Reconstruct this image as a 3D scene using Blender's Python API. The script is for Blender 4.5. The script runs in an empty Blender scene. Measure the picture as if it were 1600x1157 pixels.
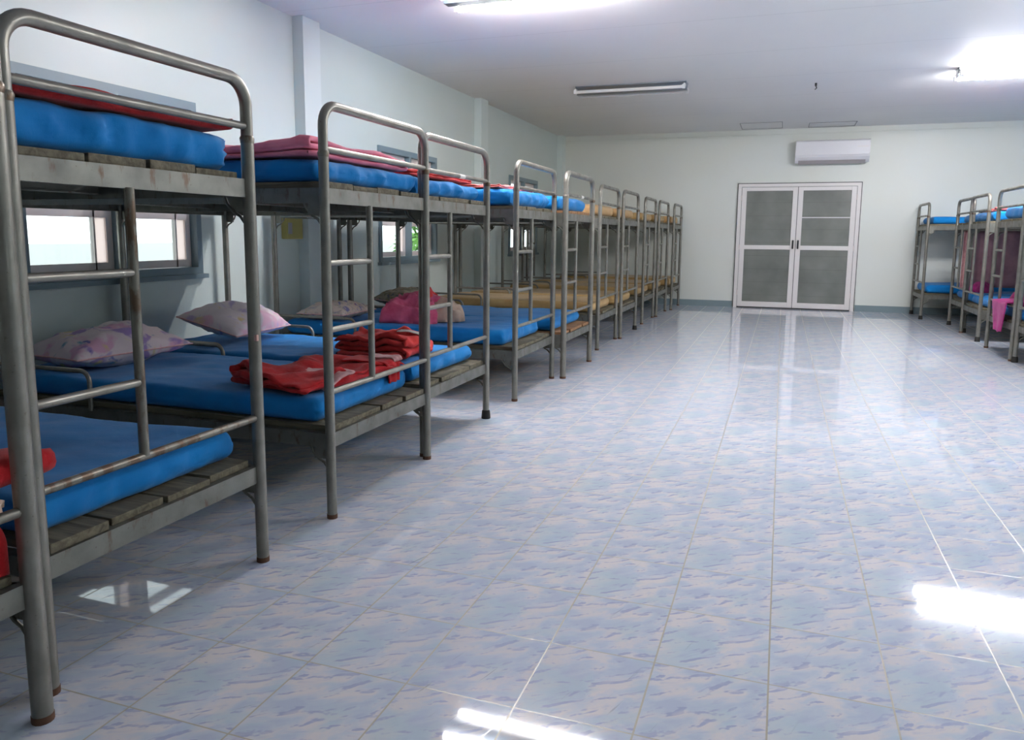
import bpy, bmesh, math, random
from mathutils import Vector, Matrix, noise
PI = math.pi
sc = bpy.context.scene
COL = sc.collection

# ------------------------------------------------------------------ camera
FPX, YAW, PITCH, ROLL, CH = 1190.98, -.3378, -.1383, .0084, 1.168
cy, sy, cp, sp = math.cos(YAW), math.sin(YAW), math.cos(PITCH), math.sin(PITCH)
Fv = Vector((sy*cp, cy*cp, sp)); Rv = Vector((cy, -sy, 0)); Uv = Rv.cross(Fv)
cr, sr = math.cos(ROLL), math.sin(ROLL)
R2 = cr*Rv + sr*Uv; U2 = -sr*Rv + cr*Uv
cd = bpy.data.cameras.new('camera'); cam = bpy.data.objects.new('camera', cd); COL.objects.link(cam)
cam.matrix_world = Matrix(((R2.x, U2.x, -Fv.x, 0), (R2.y, U2.y, -Fv.y, 0), (R2.z, U2.z, -Fv.z, CH), (0, 0, 0, 1)))
cd.sensor_fit = 'HORIZONTAL'; cd.sensor_width = 36; cd.lens = FPX/1600*36
cd.shift_y = -45.5/1600; cd.clip_start = .05; cd.clip_end = 200
sc.camera = cam

# ------------------------------------------------------------------ world, exposure
w = bpy.data.worlds.new('sky'); sc.world = w; w.use_nodes = True
w.node_tree.nodes['Background'].inputs[0].default_value = (.93, .98, 1.0, 1)
w.node_tree.nodes['Background'].inputs[1].default_value = .95
sc.view_settings.view_transform = 'Standard'; sc.view_settings.look = 'None'
sc.view_settings.gamma = 1; sc.view_settings.use_curve_mapping = False
sc.view_settings.exposure = 1.68
TUBE_L = 54.0        # radiance of a lit fluorescent tube

# ------------------------------------------------------------------ materials
def lin(r, g, b):
    f = lambda c: ((c/255+.055)/1.055)**2.4 if c/255 > .04045 else c/255/12.92
    return (f(r), f(g), f(b), 1)
class NT:
    def __init__(s, name, col, rough=.5, metal=0, spec=.5, **k):
        m = bpy.data.materials.new(name); m.use_nodes = True; s.m = m; s.t = m.node_tree
        s.b = s.t.nodes['Principled BSDF']; s.b.inputs['Base Color'].default_value = col
        s.b.inputs['Roughness'].default_value = rough; s.b.inputs['Metallic'].default_value = metal
        s.b.inputs['Specular IOR Level'].default_value = spec
        for a, v in k.items(): s.b.inputs[a.replace('_', ' ')].default_value = v
    def n(s, typ, **k):
        o = s.t.nodes.new(typ)
        for a, v in k.items(): setattr(o, a, v)
        return o
    def L(s, a, b): s.t.links.new(a, b)
    def coord(s, scale=(1, 1, 1), rot=(0, 0, 0), kind='Object'):
        c = s.n('ShaderNodeTexCoord'); mp = s.n('ShaderNodeMapping')
        mp.inputs['Scale'].default_value = scale; mp.inputs['Rotation'].default_value = rot
        s.L(c.outputs[kind], mp.inputs[0]); return mp.outputs[0]
    def noise(s, vec, scale, detail=3, rough=.5, dist=0):
        o = s.n('ShaderNodeTexNoise'); o.inputs['Scale'].default_value = scale
        o.inputs['Detail'].default_value = detail; o.inputs['Roughness'].default_value = rough
        o.inputs['Distortion'].default_value = dist; s.L(vec, o.inputs['Vector']); return o.outputs['Fac']
    def ramp(s, fac, stops, interp='LINEAR'):
        r = s.n('ShaderNodeValToRGB'); r.color_ramp.interpolation = interp
        e = r.color_ramp.elements
        while len(e) < len(stops): e.new(.5)
        for i, (p, c) in enumerate(stops): e[i].position = p; e[i].color = c if len(c) == 4 else (*c, 1)
        s.L(fac, r.inputs[0]); return r.outputs[0]
    def mix(s, fac, a, b, mode='MIX'):
        o = s.n('ShaderNodeMix', data_type='RGBA', blend_type=mode)
        for v, k in ((fac, 0), (a, 6), (b, 7)):
            if hasattr(v, 'is_output'): s.L(v, o.inputs[k])
            else: o.inputs[k].default_value = v
        return o.outputs[2]
    def math(s, op, a, b=0.0, c=None):
        o = s.n('ShaderNodeMath', operation=op)
        for i, v in enumerate((a, b) if c is None else (a, b, c)):
            if hasattr(v, 'is_output'): s.L(v, o.inputs[i])
            else: o.inputs[i].default_value = v
        return o.outputs[0]
    def bump(s, h, strength=.3, dist=.01):
        o = s.n('ShaderNodeBump'); o.inputs['Strength'].default_value = strength; o.inputs['Distance'].default_value = dist
        s.L(h, o.inputs['Height']); s.L(o.outputs[0], s.b.inputs['Normal'])
    def base(s, c): s.L(c, s.b.inputs['Base Color'])
BW = lambda v: (v, v, v, 1)

def mat_paint(name, c1, c2, rough=.42):
    t = NT(name, c1, rough); v = t.coord()
    t.base(t.mix(t.ramp(t.noise(v, .9, 4), ((.35, BW(0)), (.7, BW(1)))), c1, c2))
    t.bump(t.noise(v, 60, 3), .05, .003); return t.m
M = {}
M['wall'] = mat_paint('mint wall paint', lin(214, 224, 220), lin(209, 221, 215))
M['wall_end'] = mat_paint('end wall paint', lin(226, 231, 226), lin(226, 229, 219))
M['column'] = mat_paint('column paint', lin(224, 234, 231), lin(220, 231, 227))
def mat_ceiling():
    t = NT('ceiling board', lin(200, 200, 200), .6)
    v = t.coord()
    sep = t.n('ShaderNodeSeparateXYZ'); t.L(v, sep.inputs[0])
    def seam(o, pitch, off):
        f = t.math('FRACT', t.math('ADD', t.math('DIVIDE', o, pitch), off))
        return t.math('LESS_THAN', t.math('ABSOLUTE', t.math('SUBTRACT', f, .5)), .0022)
    s = t.math('MAXIMUM', seam(sep.outputs[1], 1.22, .13), 0)
    nz = t.ramp(t.noise(v, .7, 3), ((.3, lin(234, 234, 234)), (.7, lin(239, 239, 237))))
    t.base(t.mix(t.math('MULTIPLY', s, .35), nz, lin(120, 120, 122)))
    t.bump(t.noise(v, 1.2, 2), .25, .03)
    return t.m
M['ceiling'] = mat_ceiling()
def mat_floor():
    t = NT('glazed blue tile', lin(190, 198, 222), .07, 0, .5)
    v = t.coord()
    sep = t.n('ShaderNodeSeparateXYZ'); t.L(v, sep.inputs[0])
    PX, PY = .2985, .3255
    tx = t.math('DIVIDE', t.math('SUBTRACT', sep.outputs[0], .026), PX)
    ty = t.math('DIVIDE', t.math('SUBTRACT', sep.outputs[1], 2.637), PY)
    fx, fy = t.math('FRACT', tx), t.math('FRACT', ty)
    ix, iy = t.math('FLOOR', tx), t.math('FLOOR', ty)
    ex = t.math('LESS_THAN', t.math('MULTIPLY', t.math('MINIMUM', fx, t.math('SUBTRACT', 1, fx)), PX), .0023)
    ey = t.math('LESS_THAN', t.math('MULTIPLY', t.math('MINIMUM', fy, t.math('SUBTRACT', 1, fy)), PY), .0020)
    grout = t.math('MAXIMUM', ex, ey)
    # cloudy print: varies from tile to tile in its offset
    cmb = t.n('ShaderNodeCombineXYZ'); t.L(t.math('MULTIPLY', ix, 3.17), cmb.inputs[0]); t.L(t.math('MULTIPLY', iy, 5.71), cmb.inputs[1])
    add = t.n('ShaderNodeVectorMath', operation='ADD'); t.L(v, add.inputs[0]); t.L(cmb.outputs[0], add.inputs[1])
    def mp(sc_, rz, src, loc=(0, 0, 0)):
        m0 = t.n('ShaderNodeMapping'); m0.inputs['Rotation'].default_value = (0, 0, -rz); m0.inputs['Location'].default_value = loc
        t.L(src, m0.inputs[0])
        m = t.n('ShaderNodeMapping'); m.inputs['Scale'].default_value = sc_; t.L(m0.outputs[0], m.inputs[0]); return m.outputs[0]
    loc = t.n('ShaderNodeCombineXYZ'); t.L(t.math('MULTIPLY', fx, PX), loc.inputs[0]); t.L(t.math('MULTIPLY', fy, PY), loc.inputs[1])
    par = t.math('MULTIPLY', t.math('FRACT', t.math('MULTIPLY', t.math('ADD', ix, t.math('MULTIPLY', iy, 3)), .5)), 1.7); t.L(par, loc.inputs[2])
    S_ = (7.5, 18.0, 1); TH = .62
    n1 = t.noise(mp(S_, TH, loc.outputs[0]), 1.0, 4, .5, .35)
    n2 = t.noise(mp(S_, TH, loc.outputs[0], (0, .009, 0)), 1.0, 4, .5, .35)
    edge = t.math('SUBTRACT', n1, n2)
    wide = t.noise(mp((1.3, 1.3, 1), 0, v), 1.0, 2)
    c = t.ramp(n1, ((.36, lin(196, 206, 226)), (.45, lin(206, 216, 230)), (.50, lin(218, 221, 231)), (.58, lin(232, 227, 229))))
    cyan = t.noise(mp((5, 8, 1), TH, loc.outputs[0], (3, 1, 0)), 1.0, 3, .5, .3)
    c = t.mix(t.ramp(cyan, ((.50, BW(0)), (.62, BW(.6)))), c, lin(196, 216, 226))
    fine = t.noise(mp((14, 40, 1), TH, loc.outputs[0], (1, 5, 0)), 1.0, 3, .5, .3)
    vio = t.math('MULTIPLY', t.ramp(edge, ((.035, BW(0)), (.085, BW(1))), 'EASE'), t.ramp(fine, ((.35, BW(.45)), (.55, BW(.9)))))
    c = t.mix(vio, c, lin(170, 178, 212))
    c = t.mix(t.ramp(fine, ((.58, BW(0)), (.70, BW(.4)))), c, lin(182, 190, 218))
    c = t.mix(t.ramp(wide, ((.4, BW(0)), (.65, BW(.22)))), c, lin(196, 208, 226))
    # scuffs: short dark scratches, denser by the left beds
    sc1 = t.noise(mp((5, 95, 1), 1.25, v), 1.0, 2, .5, .25)
    sc2 = t.noise(mp((7, 110, 1), .75, v), 1.0, 2, .5, .25)
    patch = t.ramp(t.noise(mp((2.2, 2.2, 1), 0, v), 1.0, 2), ((.46, BW(0)), (.60, BW(1))))
    left = t.ramp(t.math('ADD', t.math('MULTIPLY', sep.outputs[0], .25), .5), ((.08, BW(.9)), (.55, BW(.12))))
    sm = t.math('MAXIMUM', t.ramp(sc1, ((.69, BW(0)), (.74, BW(1)))), t.ramp(sc2, ((.70, BW(0)), (.76, BW(1)))))
    sm = t.math('MULTIPLY', t.math('MULTIPLY', sm, patch), left)
    c = t.mix(sm, c, lin(78, 88, 110))
    c = t.mix(t.math('MULTIPLY', grout, .85), c, lin(176, 168, 146))
    t.base(c)
    t.L(t.ramp(t.math('MAXIMUM', grout, sm), ((0, BW(.032)), (1, BW(.3)))), t.b.inputs['Roughness'])
    h = t.math('SUBTRACT', t.math('MULTIPLY', t.noise(v, 5, 2), .10), t.math('MULTIPLY', grout, .22))
    t.bump(h, .07, .005)
    return t.m
M['floor'] = mat_floor()
M['skirting'] = NT('blue grey skirting tile', lin(132, 150, 156), .2).m
def mat_steel(name, base, rust=.0, rough=.34):
    t = NT(name, base, rough, .55, .5); v = t.coord()
    a = t.noise(v, 14, 4); c = t.mix(t.ramp(a, ((.35, BW(0)), (.7, BW(1)))), base, tuple(x*.78 for x in base[:3])+(1,))
    fine = t.noise(v, 95, 3, .6)
    c = t.mix(t.ramp(fine, ((.66, BW(0)), (.72, BW(.55)))), c, lin(92, 78, 62))
    if rust:
        vs = t.coord((1, 1, .35)); r = t.ramp(t.noise(vs, 22, 5, .65), ((.60-rust*.25, BW(0)), (.70-rust*.25, BW(.9))))
        c = t.mix(r, c, lin(100, 80, 62))
    t.base(c); t.L(t.ramp(a, ((.3, BW(rough-.06)), (.75, BW(rough+.16)))), t.b.inputs['Roughness'])
    t.bump(t.noise(v, 40, 3), .12, .002)
    return t.m
M['steel'] = mat_steel('grey enamelled steel', lin(144, 141, 132))
M['steel_rust'] = mat_steel('rust stained steel', lin(134, 130, 120), .55)
M['steel_flat'] = mat_steel('grey painted angle iron', lin(127, 127, 119), .12, .42)
M['rubber'] = NT('black rubber', lin(38, 36, 34), .7).m
M['foot_rust'] = NT('rusty foot', lin(98, 66, 48), .8).m
def mat_wood(name, c1, c2):
    t = NT(name, c1, .75); v = t.coord((2.5, 26, 26))
    t.base(t.mix(t.ramp(t.noise(v, 1.6, 5, .6, .6), ((.35, BW(0)), (.68, BW(1)))), c1, c2))
    t.bump(t.noise(v, 3, 4), .4, .004); return t.m
M['wood'] = mat_wood('weathered plank', lin(126, 118, 96), lin(78, 72, 56))
M['wood_brown'] = mat_wood('brown plank', lin(176, 132, 92), lin(120, 84, 54))
def mat_cloth(name, c1, c2, scale=9, rough=.8, bump=.25, weave=420):
    t = NT(name, c1, rough, 0, .25, Sheen_Weight=.15); v = t.coord()
    t.base(t.mix(t.ramp(t.noise(v, scale, 4, .55, .4), ((.35, BW(0)), (.7, BW(1)))), c1, c2))
    h = t.math('ADD', t.math('MULTIPLY', t.noise(v, 26, 3, .5, .8), 1.0), t.math('MULTIPLY', t.noise(v, weave, 2), .3))
    t.bump(h, bump, .006); return t.m
M['blue'] = mat_cloth('blue sheet', lin(4, 132, 206), lin(2, 118, 192), 5)
M['tan'] = mat_cloth('tan vinyl', lin(190, 158, 106), lin(172, 140, 88), 4, .55, .12)
M['tan_light'] = mat_cloth('pale tan vinyl', lin(206, 170, 118), lin(188, 146, 96), 6, .55, .15)
M['red'] = mat_cloth('red towelling', lin(206, 38, 42), lin(172, 20, 30), 14, .9, .5, 260)
M['crimson'] = mat_cloth('crimson blanket', lin(186, 40, 44), lin(150, 28, 34), 24, .9, .6, 220)
M['pink'] = mat_cloth('pink blanket', lin(250, 156, 178), lin(240, 128, 156), 10, .9, .45, 260)
M['rose'] = mat_cloth('rose pink blanket', lin(224, 104, 140), lin(202, 76, 112), 8, .9, .45, 260)
M['salmon'] = mat_cloth('salmon blanket', lin(238, 134, 128), lin(222, 104, 100), 12, .9, .4, 260)
M['coral'] = mat_cloth('coral red blanket', lin(228, 68, 64), lin(206, 44, 48), 12, .9, .45, 260)
M['pale'] = mat_cloth('pale pink lining', lin(228, 182, 180), lin(206, 150, 152), 30, .9, .4, 260)
M['cream'] = mat_cloth('cream lining', lin(220, 196, 176), lin(204, 170, 152), 20, .9, .4, 260)
M['magenta'] = mat_cloth('magenta cloth', lin(186, 56, 132), lin(150, 34, 104), 8, .85, .35, 260)
M['mauve'] = mat_cloth('mauve net', lin(186, 146, 156), lin(160, 120, 132), 5, .9, .3, 200)
M['grey_cloth'] = mat_cloth('grey brown cloth', lin(150, 130, 124), lin(118, 104, 104), 8, .9, .3, 200)
def mat_flower(name, ground, blobs, scale, seed):
    t = NT(name, ground, .8, 0, .25); v = t.coord()
    c = ground
    for i, (col, th) in enumerate(blobs):
        mp = t.n('ShaderNodeMapping'); mp.inputs['Location'].default_value = (seed+i*3.7, i*1.9, i*5.1); t.L(v, mp.inputs[0])
        f = t.noise(mp.outputs[0], scale*(1+.15*i), 3, .5, .5)
        c = t.mix(t.ramp(f, ((th, BW(0)), (th+.07, BW(.85)))), c, col)
    t.base(c); t.bump(t.noise(v, 300, 2), .15, .003); return t.m
M['pillow_a'] = mat_flower('violet floral print', lin(222, 206, 210), ((lin(214, 160, 190), .54), (lin(150, 122, 186), .58), (lin(214, 196, 130), .61), (lin(84, 150, 178), .62), (lin(70, 92, 170), .66)), 6.5, 1.3)
M['pillow_b'] = mat_flower('pale floral print', lin(226, 214, 218), ((lin(226, 176, 198), .55), (lin(190, 172, 210), .58), (lin(222, 196, 120), .62), (lin(120, 150, 196), .65)), 6, 7.7)
M['pillow_c'] = mat_flower('small floral print', lin(206, 192, 180), ((lin(176, 168, 160), .52), (lin(108, 112, 170), .59), (lin(196, 92, 92), .64), (lin(176, 156, 96), .62)), 20, 3.1)
M['pillow_d'] = mat_flower('dull floral print', lin(160, 150, 132), ((lin(120, 116, 100), .5), (lin(150, 120, 80), .58), (lin(92, 96, 110), .6)), 16, 5.5)
M['alu'] = NT('white aluminium', lin(232, 228, 226), .35, .0).m
M['alu_edge'] = NT('door lining', lin(70, 72, 70), .5).m
M['sash'] = NT('pinkish grey aluminium', lin(236, 226, 222), .4, .0).m
M['win_frame'] = NT('slate window frame', lin(126, 146, 154), .45).m
t = NT('window glass', (1, 1, 1, 1), .0); t.b.inputs['Transmission Weight'].default_value = 1; t.b.inputs['IOR'].default_value = 1.45
g = t.n('ShaderNodeBsdfTransparent'); gl = t.n('ShaderNodeBsdfGlossy'); gl.inputs['Roughness'].default_value = .03
fr = t.n('ShaderNodeLayerWeight'); fr.inputs[0].default_value = .25; mx = t.n('ShaderNodeMixShader')
g.inputs[0].default_value = (.9, .95, .95, 1)
t.L(t.math('ADD', t.math('MULTIPLY', t.math('POWER', fr.outputs[1], 4), .5), .04), mx.inputs[0]); t.L(g.outputs[0], mx.inputs[1]); t.L(gl.outputs[0], mx.inputs[2])
t.L(mx.outputs[0], t.t.nodes['Material Output'].inputs[0]); M['glass'] = t.m
t = NT('frosted film', lin(226, 206, 200), .6); tr = t.n('ShaderNodeBsdfTranslucent'); tr.inputs[0].default_value = (.92, .86, .84, 1)
mx = t.n('ShaderNodeMixShader'); mx.inputs[0].default_value = .9; t.L(t.b.outputs[0], mx.inputs[1]); t.L(tr.outputs[0], mx.inputs[2])
t.L(mx.outputs[0], t.t.nodes['Material Output'].inputs[0]); M['frost'] = t.m
def mat_screen():
    t = NT('dark door screen', lin(116, 120, 114), .35, 0, .5); v = t.coord((1, 1, 1))
    sep = t.n('ShaderNodeSeparateXYZ'); t.L(v, sep.inputs[0])
    f = t.math('FRACT', t.math('DIVIDE', sep.outputs[2], .215))
    ln = t.math('LESS_THAN', f, .035)
    n = t.noise(v, 2.5, 3)
    c = t.ramp(n, ((.3, lin(104, 108, 103)), (.7, lin(128, 132, 126))))
    t.base(t.mix(t.math('MULTIPLY', ln, .4), c, lin(92, 90, 88)))
    t.bump(t.noise(v, 500, 1), .1, .001); return t.m
M['screen'] = mat_screen()
M['dark'] = NT('dark metal', lin(60, 60, 62), .4, .6).m
M['fixture'] = NT('fixture enamel', lin(225, 225, 226), .35).m
M['reflector'] = NT('mirror reflector', lin(128, 136, 146), .3, .7).m
M['endcap'] = NT('lamp holder', lin(235, 235, 232), .4).m
M['tube_off'] = NT('unlit tube', lin(238, 236, 232), .2).m
t = NT('lit tube', (1, 1, 1, 1), .4); t.b.inputs['Emission Color'].default_value = (1.0, .972, .975, 1); t.b.inputs['Emission Strength'].default_value = TUBE_L; M['tube_on'] = t.m
t = NT('lit tube far', (1, 1, 1, 1), .4); t.b.inputs['Emission Color'].default_value = (1.0, .972, .975, 1); t.b.inputs['Emission Strength'].default_value = TUBE_L*1.3; M['tube_far'] = t.m
M['ac'] = NT('white appliance plastic', lin(232, 232, 236), .3).m
M['ac_vent'] = NT('louvre grey', lin(176, 170, 172), .5).m
M['yellow'] = NT('yellow label plastic', lin(188, 176, 104), .5).m
M['cream_plastic'] = NT('cream plastic', lin(206, 204, 172), .5).m
M['soffit'] = NT('brown eave board', lin(128, 108, 84), .8).m
M['ground'] = mat_cloth('outdoor concrete', lin(188, 184, 178), lin(168, 164, 158), 2, .9, .2)
M['leaf'] = mat_cloth('green leaves', lin(116, 168, 74), lin(74, 124, 50), 6, .7, .3)
M['line'] = NT('ceiling joint', lin(150, 150, 150), .6).m
M['tape'] = NT('white tape', lin(226, 222, 216), .6).m
M['pink_tape'] = NT('pink tape', lin(222, 178, 168), .6).m

# ------------------------------------------------------------------ mesh helpers
class MB:
    def __init__(s): s.v = []; s.f = []; s.sm = []
    def add(s, vs, fs, smooth=False):
        o = len(s.v); s.v += [tuple(v) for v in vs]
        for f in fs: s.f.append([o+i for i in f]); s.sm.append(smooth)
    def box(s, x0, x1, y0, y1, z0, z1, bev=0.0):
        if x0 > x1: x0, x1 = x1, x0
        if y0 > y1: y0, y1 = y1, y0
        if bev <= 0:
            vs = [(x, y, z) for z in (z0, z1) for y in (y0, y1) for x in (x0, x1)]
            s.add(vs, [(0, 2, 3, 1), (4, 5, 7, 6), (0, 1, 5, 4), (2, 6, 7, 3), (0, 4, 6, 2), (1, 3, 7, 5)])
        else:
            bm = bmesh.new(); bmesh.ops.create_cube(bm, size=1)
            for v in bm.verts: v.co = Vector(((x0+x1)/2+v.co.x*(x1-x0), (y0+y1)/2+v.co.y*(y1-y0), (z0+z1)/2+v.co.z*(z1-z0)))
            bmesh.ops.bevel(bm, geom=bm.edges[:]+bm.verts[:], offset=bev, segments=2, profile=.6, affect='EDGES')
            bm.verts.index_update()
            s.add([v.co[:] for v in bm.verts], [[v.index for v in f.verts] for f in bm.faces]); bm.free()
    def tube(s, pts, r, n=12, cap=True):
        pts = [Vector(p) for p in pts]; rings = []
        t0 = (pts[1]-pts[0]).normalized()
        a = t0.cross(Vector((0, 0, 1)));
        if a.length < 1e-3: a = Vector((1, 0, 0))
        a.normalize(); m = len(pts); vs = []
        for i, p in enumerate(pts):
            t = ((pts[min(i+1, m-1)]-p).normalized()+(p-pts[max(i-1, 0)]).normalized())
            if t.length < 1e-6: t = pts[min(i+1, m-1)]-pts[max(i-1, 0)]
            t.normalize(); a = (a-t*a.dot(t)).normalized(); b = t.cross(a)
            rr = r[i] if isinstance(r, (list, tuple)) else r
            for k in range(n):
                an = 2*PI*k/n; vs.append(p+a*math.cos(an)*rr+b*math.sin(an)*rr)
        fs = []
        for i in range(m-1):
            for k in range(n):
                k2 = (k+1) % n; fs.append((i*n+k, i*n+k2, (i+1)*n+k2, (i+1)*n+k))
        s.add(vs, fs, True)
        if cap:
            s.add([vs[k] for k in range(n)], [tuple(range(n-1, -1, -1))]); s.add([vs[(m-1)*n+k] for k in range(n)], [tuple(range(n))])
    def build(s, name, mat, parent=None, loc=None):
        me = bpy.data.meshes.new(name); me.from_pydata(s.v, [], s.f); me.validate()
        if len(me.polygons) == len(s.sm): me.polygons.foreach_set('use_smooth', s.sm)
        me.materials.append(mat); me.update()
        o = bpy.data.objects.new(name, me); COL.objects.link(o)
        if parent: o.parent = parent
        if loc: o.location = loc
        return o
def tag(o, label=None, cat=None, group=None, kind=None):
    if label: o['label'] = label
    if cat: o['category'] = cat
    if group: o['group'] = group
    if kind: o['kind'] = kind
    return o
def empty(name, loc=(0, 0, 0), rz=0):
    o = bpy.data.objects.new(name, None); COL.objects.link(o); o.location = loc; o.rotation_euler = (0, 0, rz); o.empty_display_size = .1
    return o
def arc(c, r, a0, a1, n, f):
    return [f(c[0]+r*math.cos(a0+(a1-a0)*i/n), c[1]+r*math.sin(a0+(a1-a0)*i/n)) for i in range(n+1)]
def fbm(x, y, z=0, o=3):
    return noise.fractal(Vector((x, y, z)), 1.0, 2.0, o)
def samples(a, n, r):
    e = [-a, -a+r*.15, -a+r*.35, -a+r*.65, -a+r]; m = [(-a+r)+(2*a-2*r)*i/n for i in range(1, n)]
    return e+m+[-x for x in reversed(e)]
def soft_box(L, W, H, seed, r=.035, nx=44, ny=22, amp=.006, wr=.006, sag=.0):
    """rounded mattress, centred in x,y, base at z=0"""
    hx, hy, hz = L/2, W/2, H/2; r = min(r, hz*.95)
    xs, ys, zs = samples(hx, nx, r), samples(hy, ny, r), samples(hz, 3, r*.98)
    idx = {}; vs = []; fs = []
    def vid(i, j, k):
        key = (i, j, k)
        if key in idx: return idx[key]
        p = Vector((xs[i], ys[j], zs[k])); q = Vector((max(-hx+r, min(hx-r, p.x)), max(-hy+r, min(hy-r, p.y)), max(-hz+r, min(hz-r, p.z))))
        d = p-q
        if d.length > 1e-6: p = q+d.normalized()*r
        side = max(abs(p.x)/hx, abs(p.y)/hy); top = (p.z+hz)/H
        e = fbm(p.x*3+seed, p.y*4, seed, 3)
        p.z += top*(e*amp*1.6 - sag*(1-min(1, (p.x/hx)**2)))
        if side > .9:
            out = Vector((p.x/hx if abs(p.x) > hx-r-.001 else 0, p.y/hy if abs(p.y) > hy-r-.001 else 0, 0))
            wv = fbm(p.x*11+seed, p.y*11, p.z*5+seed*2, 3)
            rid = 1-abs(fbm(p.x*16+p.z*7, p.y*16-p.z*6, seed*3, 2))*2
            p += out*(wr*wv*1.5+wr*max(0, rid-.55)*1.2)*(.35+.65*(1-abs(p.z)/hz)) 
        if p.z < -hz+.004: p.z = -hz + max(0, 0)
        idx[key] = len(vs); vs.append((p.x, p.y, p.z+hz)); return idx[key]
    NX, NY, NZ = len(xs)-1, len(ys)-1, len(zs)-1
    for i in range(NX):
        for j in range(NY):
            fs.append((vid(i, j, NZ), vid(i+1, j, NZ), vid(i+1, j+1, NZ), vid(i, j+1, NZ)))
            fs.append((vid(i, j, 0), vid(i, j+1, 0), vid(i+1, j+1, 0), vid(i+1, j, 0)))
    for i in range(NX):
        for k in range(NZ):
            fs.append((vid(i, 0, k), vid(i+1, 0, k), vid(i+1, 0, k+1), vid(i, 0, k+1)))
            fs.append((vid(i, NY, k), vid(i, NY, k+1), vid(i+1, NY, k+1), vid(i+1, NY, k)))
    for j in range(NY):
        for k in range(NZ):
            fs.append((vid(0, j, k), vid(0, j, k+1), vid(0, j+1, k+1), vid(0, j+1, k)))
            fs.append((vid(NX, j, k), vid(NX, j+1, k), vid(NX, j+1, k+1), vid(NX, j, k+1)))
    m = MB(); m.add(vs, fs, True); return m
def folded(L, W, layers, t, seed, jit=.02, lump=.012, my=26):
    """folded blanket: one ribbon folded back and forth; folds lie at the x ends, base z=0"""
    rnd = random.Random(seed); path = []
    xe = [(-L/2+rnd.uniform(0, jit*1.5), L/2-rnd.uniform(0, jit*1.5)) for _ in range(layers)]
    N = 16
    for i in range(layers):
        a, b = xe[i]
        if i % 2: a, b = b, a
        zc = t*.5+i*t
        for k in range(N+1): path.append((a+(b-a)*k/N, zc, i))
        if i < layers-1:
            s = 1 if i % 2 == 0 else -1
            for k in range(1, 6):
                an = -PI/2+PI*k/6; path.append((b+s*math.cos(an)*t*.55, zc+t/2+math.sin(an)*t/2, i+k/6))
    n = len(path); up = []; dn = []; h = t*.44
    for i, (x, z, l) in enumerate(path):
        x0, z0 = path[max(0, i-1)][:2]; x1, z1 = path[min(n-1, i+1)][:2]
        d = Vector((x1-x0, z1-z0)); d.normalize(); nn = Vector((-d.y, d.x))
        if i in (0, n-1): h2 = h*.75
        else: h2 = h
        up.append((x+nn.x*h2, z+nn.y*h2, l)); dn.append((x-nn.x*h2, z-nn.y*h2, l))
    e0 = (path[0][0]-h*.8*(1), path[0][1], 0)
    last = path[-1]; pl = path[-2]; sg = 1 if last[0] > pl[0] else -1
    e1 = (last[0]+sg*h*.8, last[1], last[2])
    loop = up+[e1]+list(reversed(dn))+[e0]; K = len(loop)
    vs = []; fs = []
    for j in range(my+1):
        v = j/my; yb = -W/2+W*v; edge = min(v, 1-v)
        for (x, z, l) in loop:
            li = int(l+.001)
            yj = (rnd.random()*0+fbm(li*3.1+seed, x*2.5, 1.3)*jit*1.4)*(1-4*edge*(1-edge)) * (1 if v > .5 else -1)
            dz = fbm(x*5+seed, yb*5, seed*.7, 3)*lump*(z/t) + fbm(x*11+li*2, yb*11, seed, 2)*lump*.5*min(1, z/t)
            dx = fbm(yb*6+seed*2, l*.6, 2.2, 2)*jit
            rx = 1.0
            pinch = 1-.35*max(0, 1-edge*my/1.4)*.8
            zm = (li+.5)*t
            vs.append((x+dx, yb+yj, max(.001, zm+(z-zm)*(pinch if abs(z-zm) <= t*.5 else 1)+dz)))
    for j in range(my):
        for k in range(K):
            k2 = (k+1) % K; fs.append((j*K+k, j*K+k2, (j+1)*K+k2, (j+1)*K+k))
    # end caps: quads between upper and lower edges
    U = len(up)
    for (b, flip) in ((0, True), (my*K, False)):
        for i in range(U-1):
            a, c = i, i+1; d, e = K-2-i, K-3-i
            q = (b+a, b+c, b+e, b+d); fs.append(q[::-1] if flip else q)
    m = MB(); m.add(vs, fs, True); return m
def lump(L, W, H, seed, sub=5, ridge=.35, outl=.18):
    bm = bmesh.new(); bmesh.ops.create_icosphere(bm, subdivisions=sub, radius=1)
    bm.verts.index_update(); vs = []
    for v in bm.verts:
        x, y, z = v.co; ang = math.atan2(y, x)
        o = 1+outl*fbm(math.cos(ang)*1.5+seed, math.sin(ang)*1.5, seed, 2)*2
        wx = fbm(x*1.3+seed, y*1.3, z*1.3+4, 2)*.8
        r1 = 1-abs(noise.noise(Vector((x*1.9+wx+seed*2, y*1.9-wx, z*1.2))))*2.4
        r2 = 1-abs(noise.noise(Vector((x*4.1+wx*2, y*4.1+seed, z*3+wx))))*2.2
        d_ = 1+ridge*(.30*r1+.10*r2-.12)
        zz = (z**.8)*H*d_*.92 if z > 0 else 0
        vs.append((x*L/2*o*(.9+.1*d_), y*W/2*o*(.9+.1*d_), max(0, zz)))
    m = MB(); m.add(vs, [[v.index for v in f.verts] for f in bm.faces], True); bm.free(); return m
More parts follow.
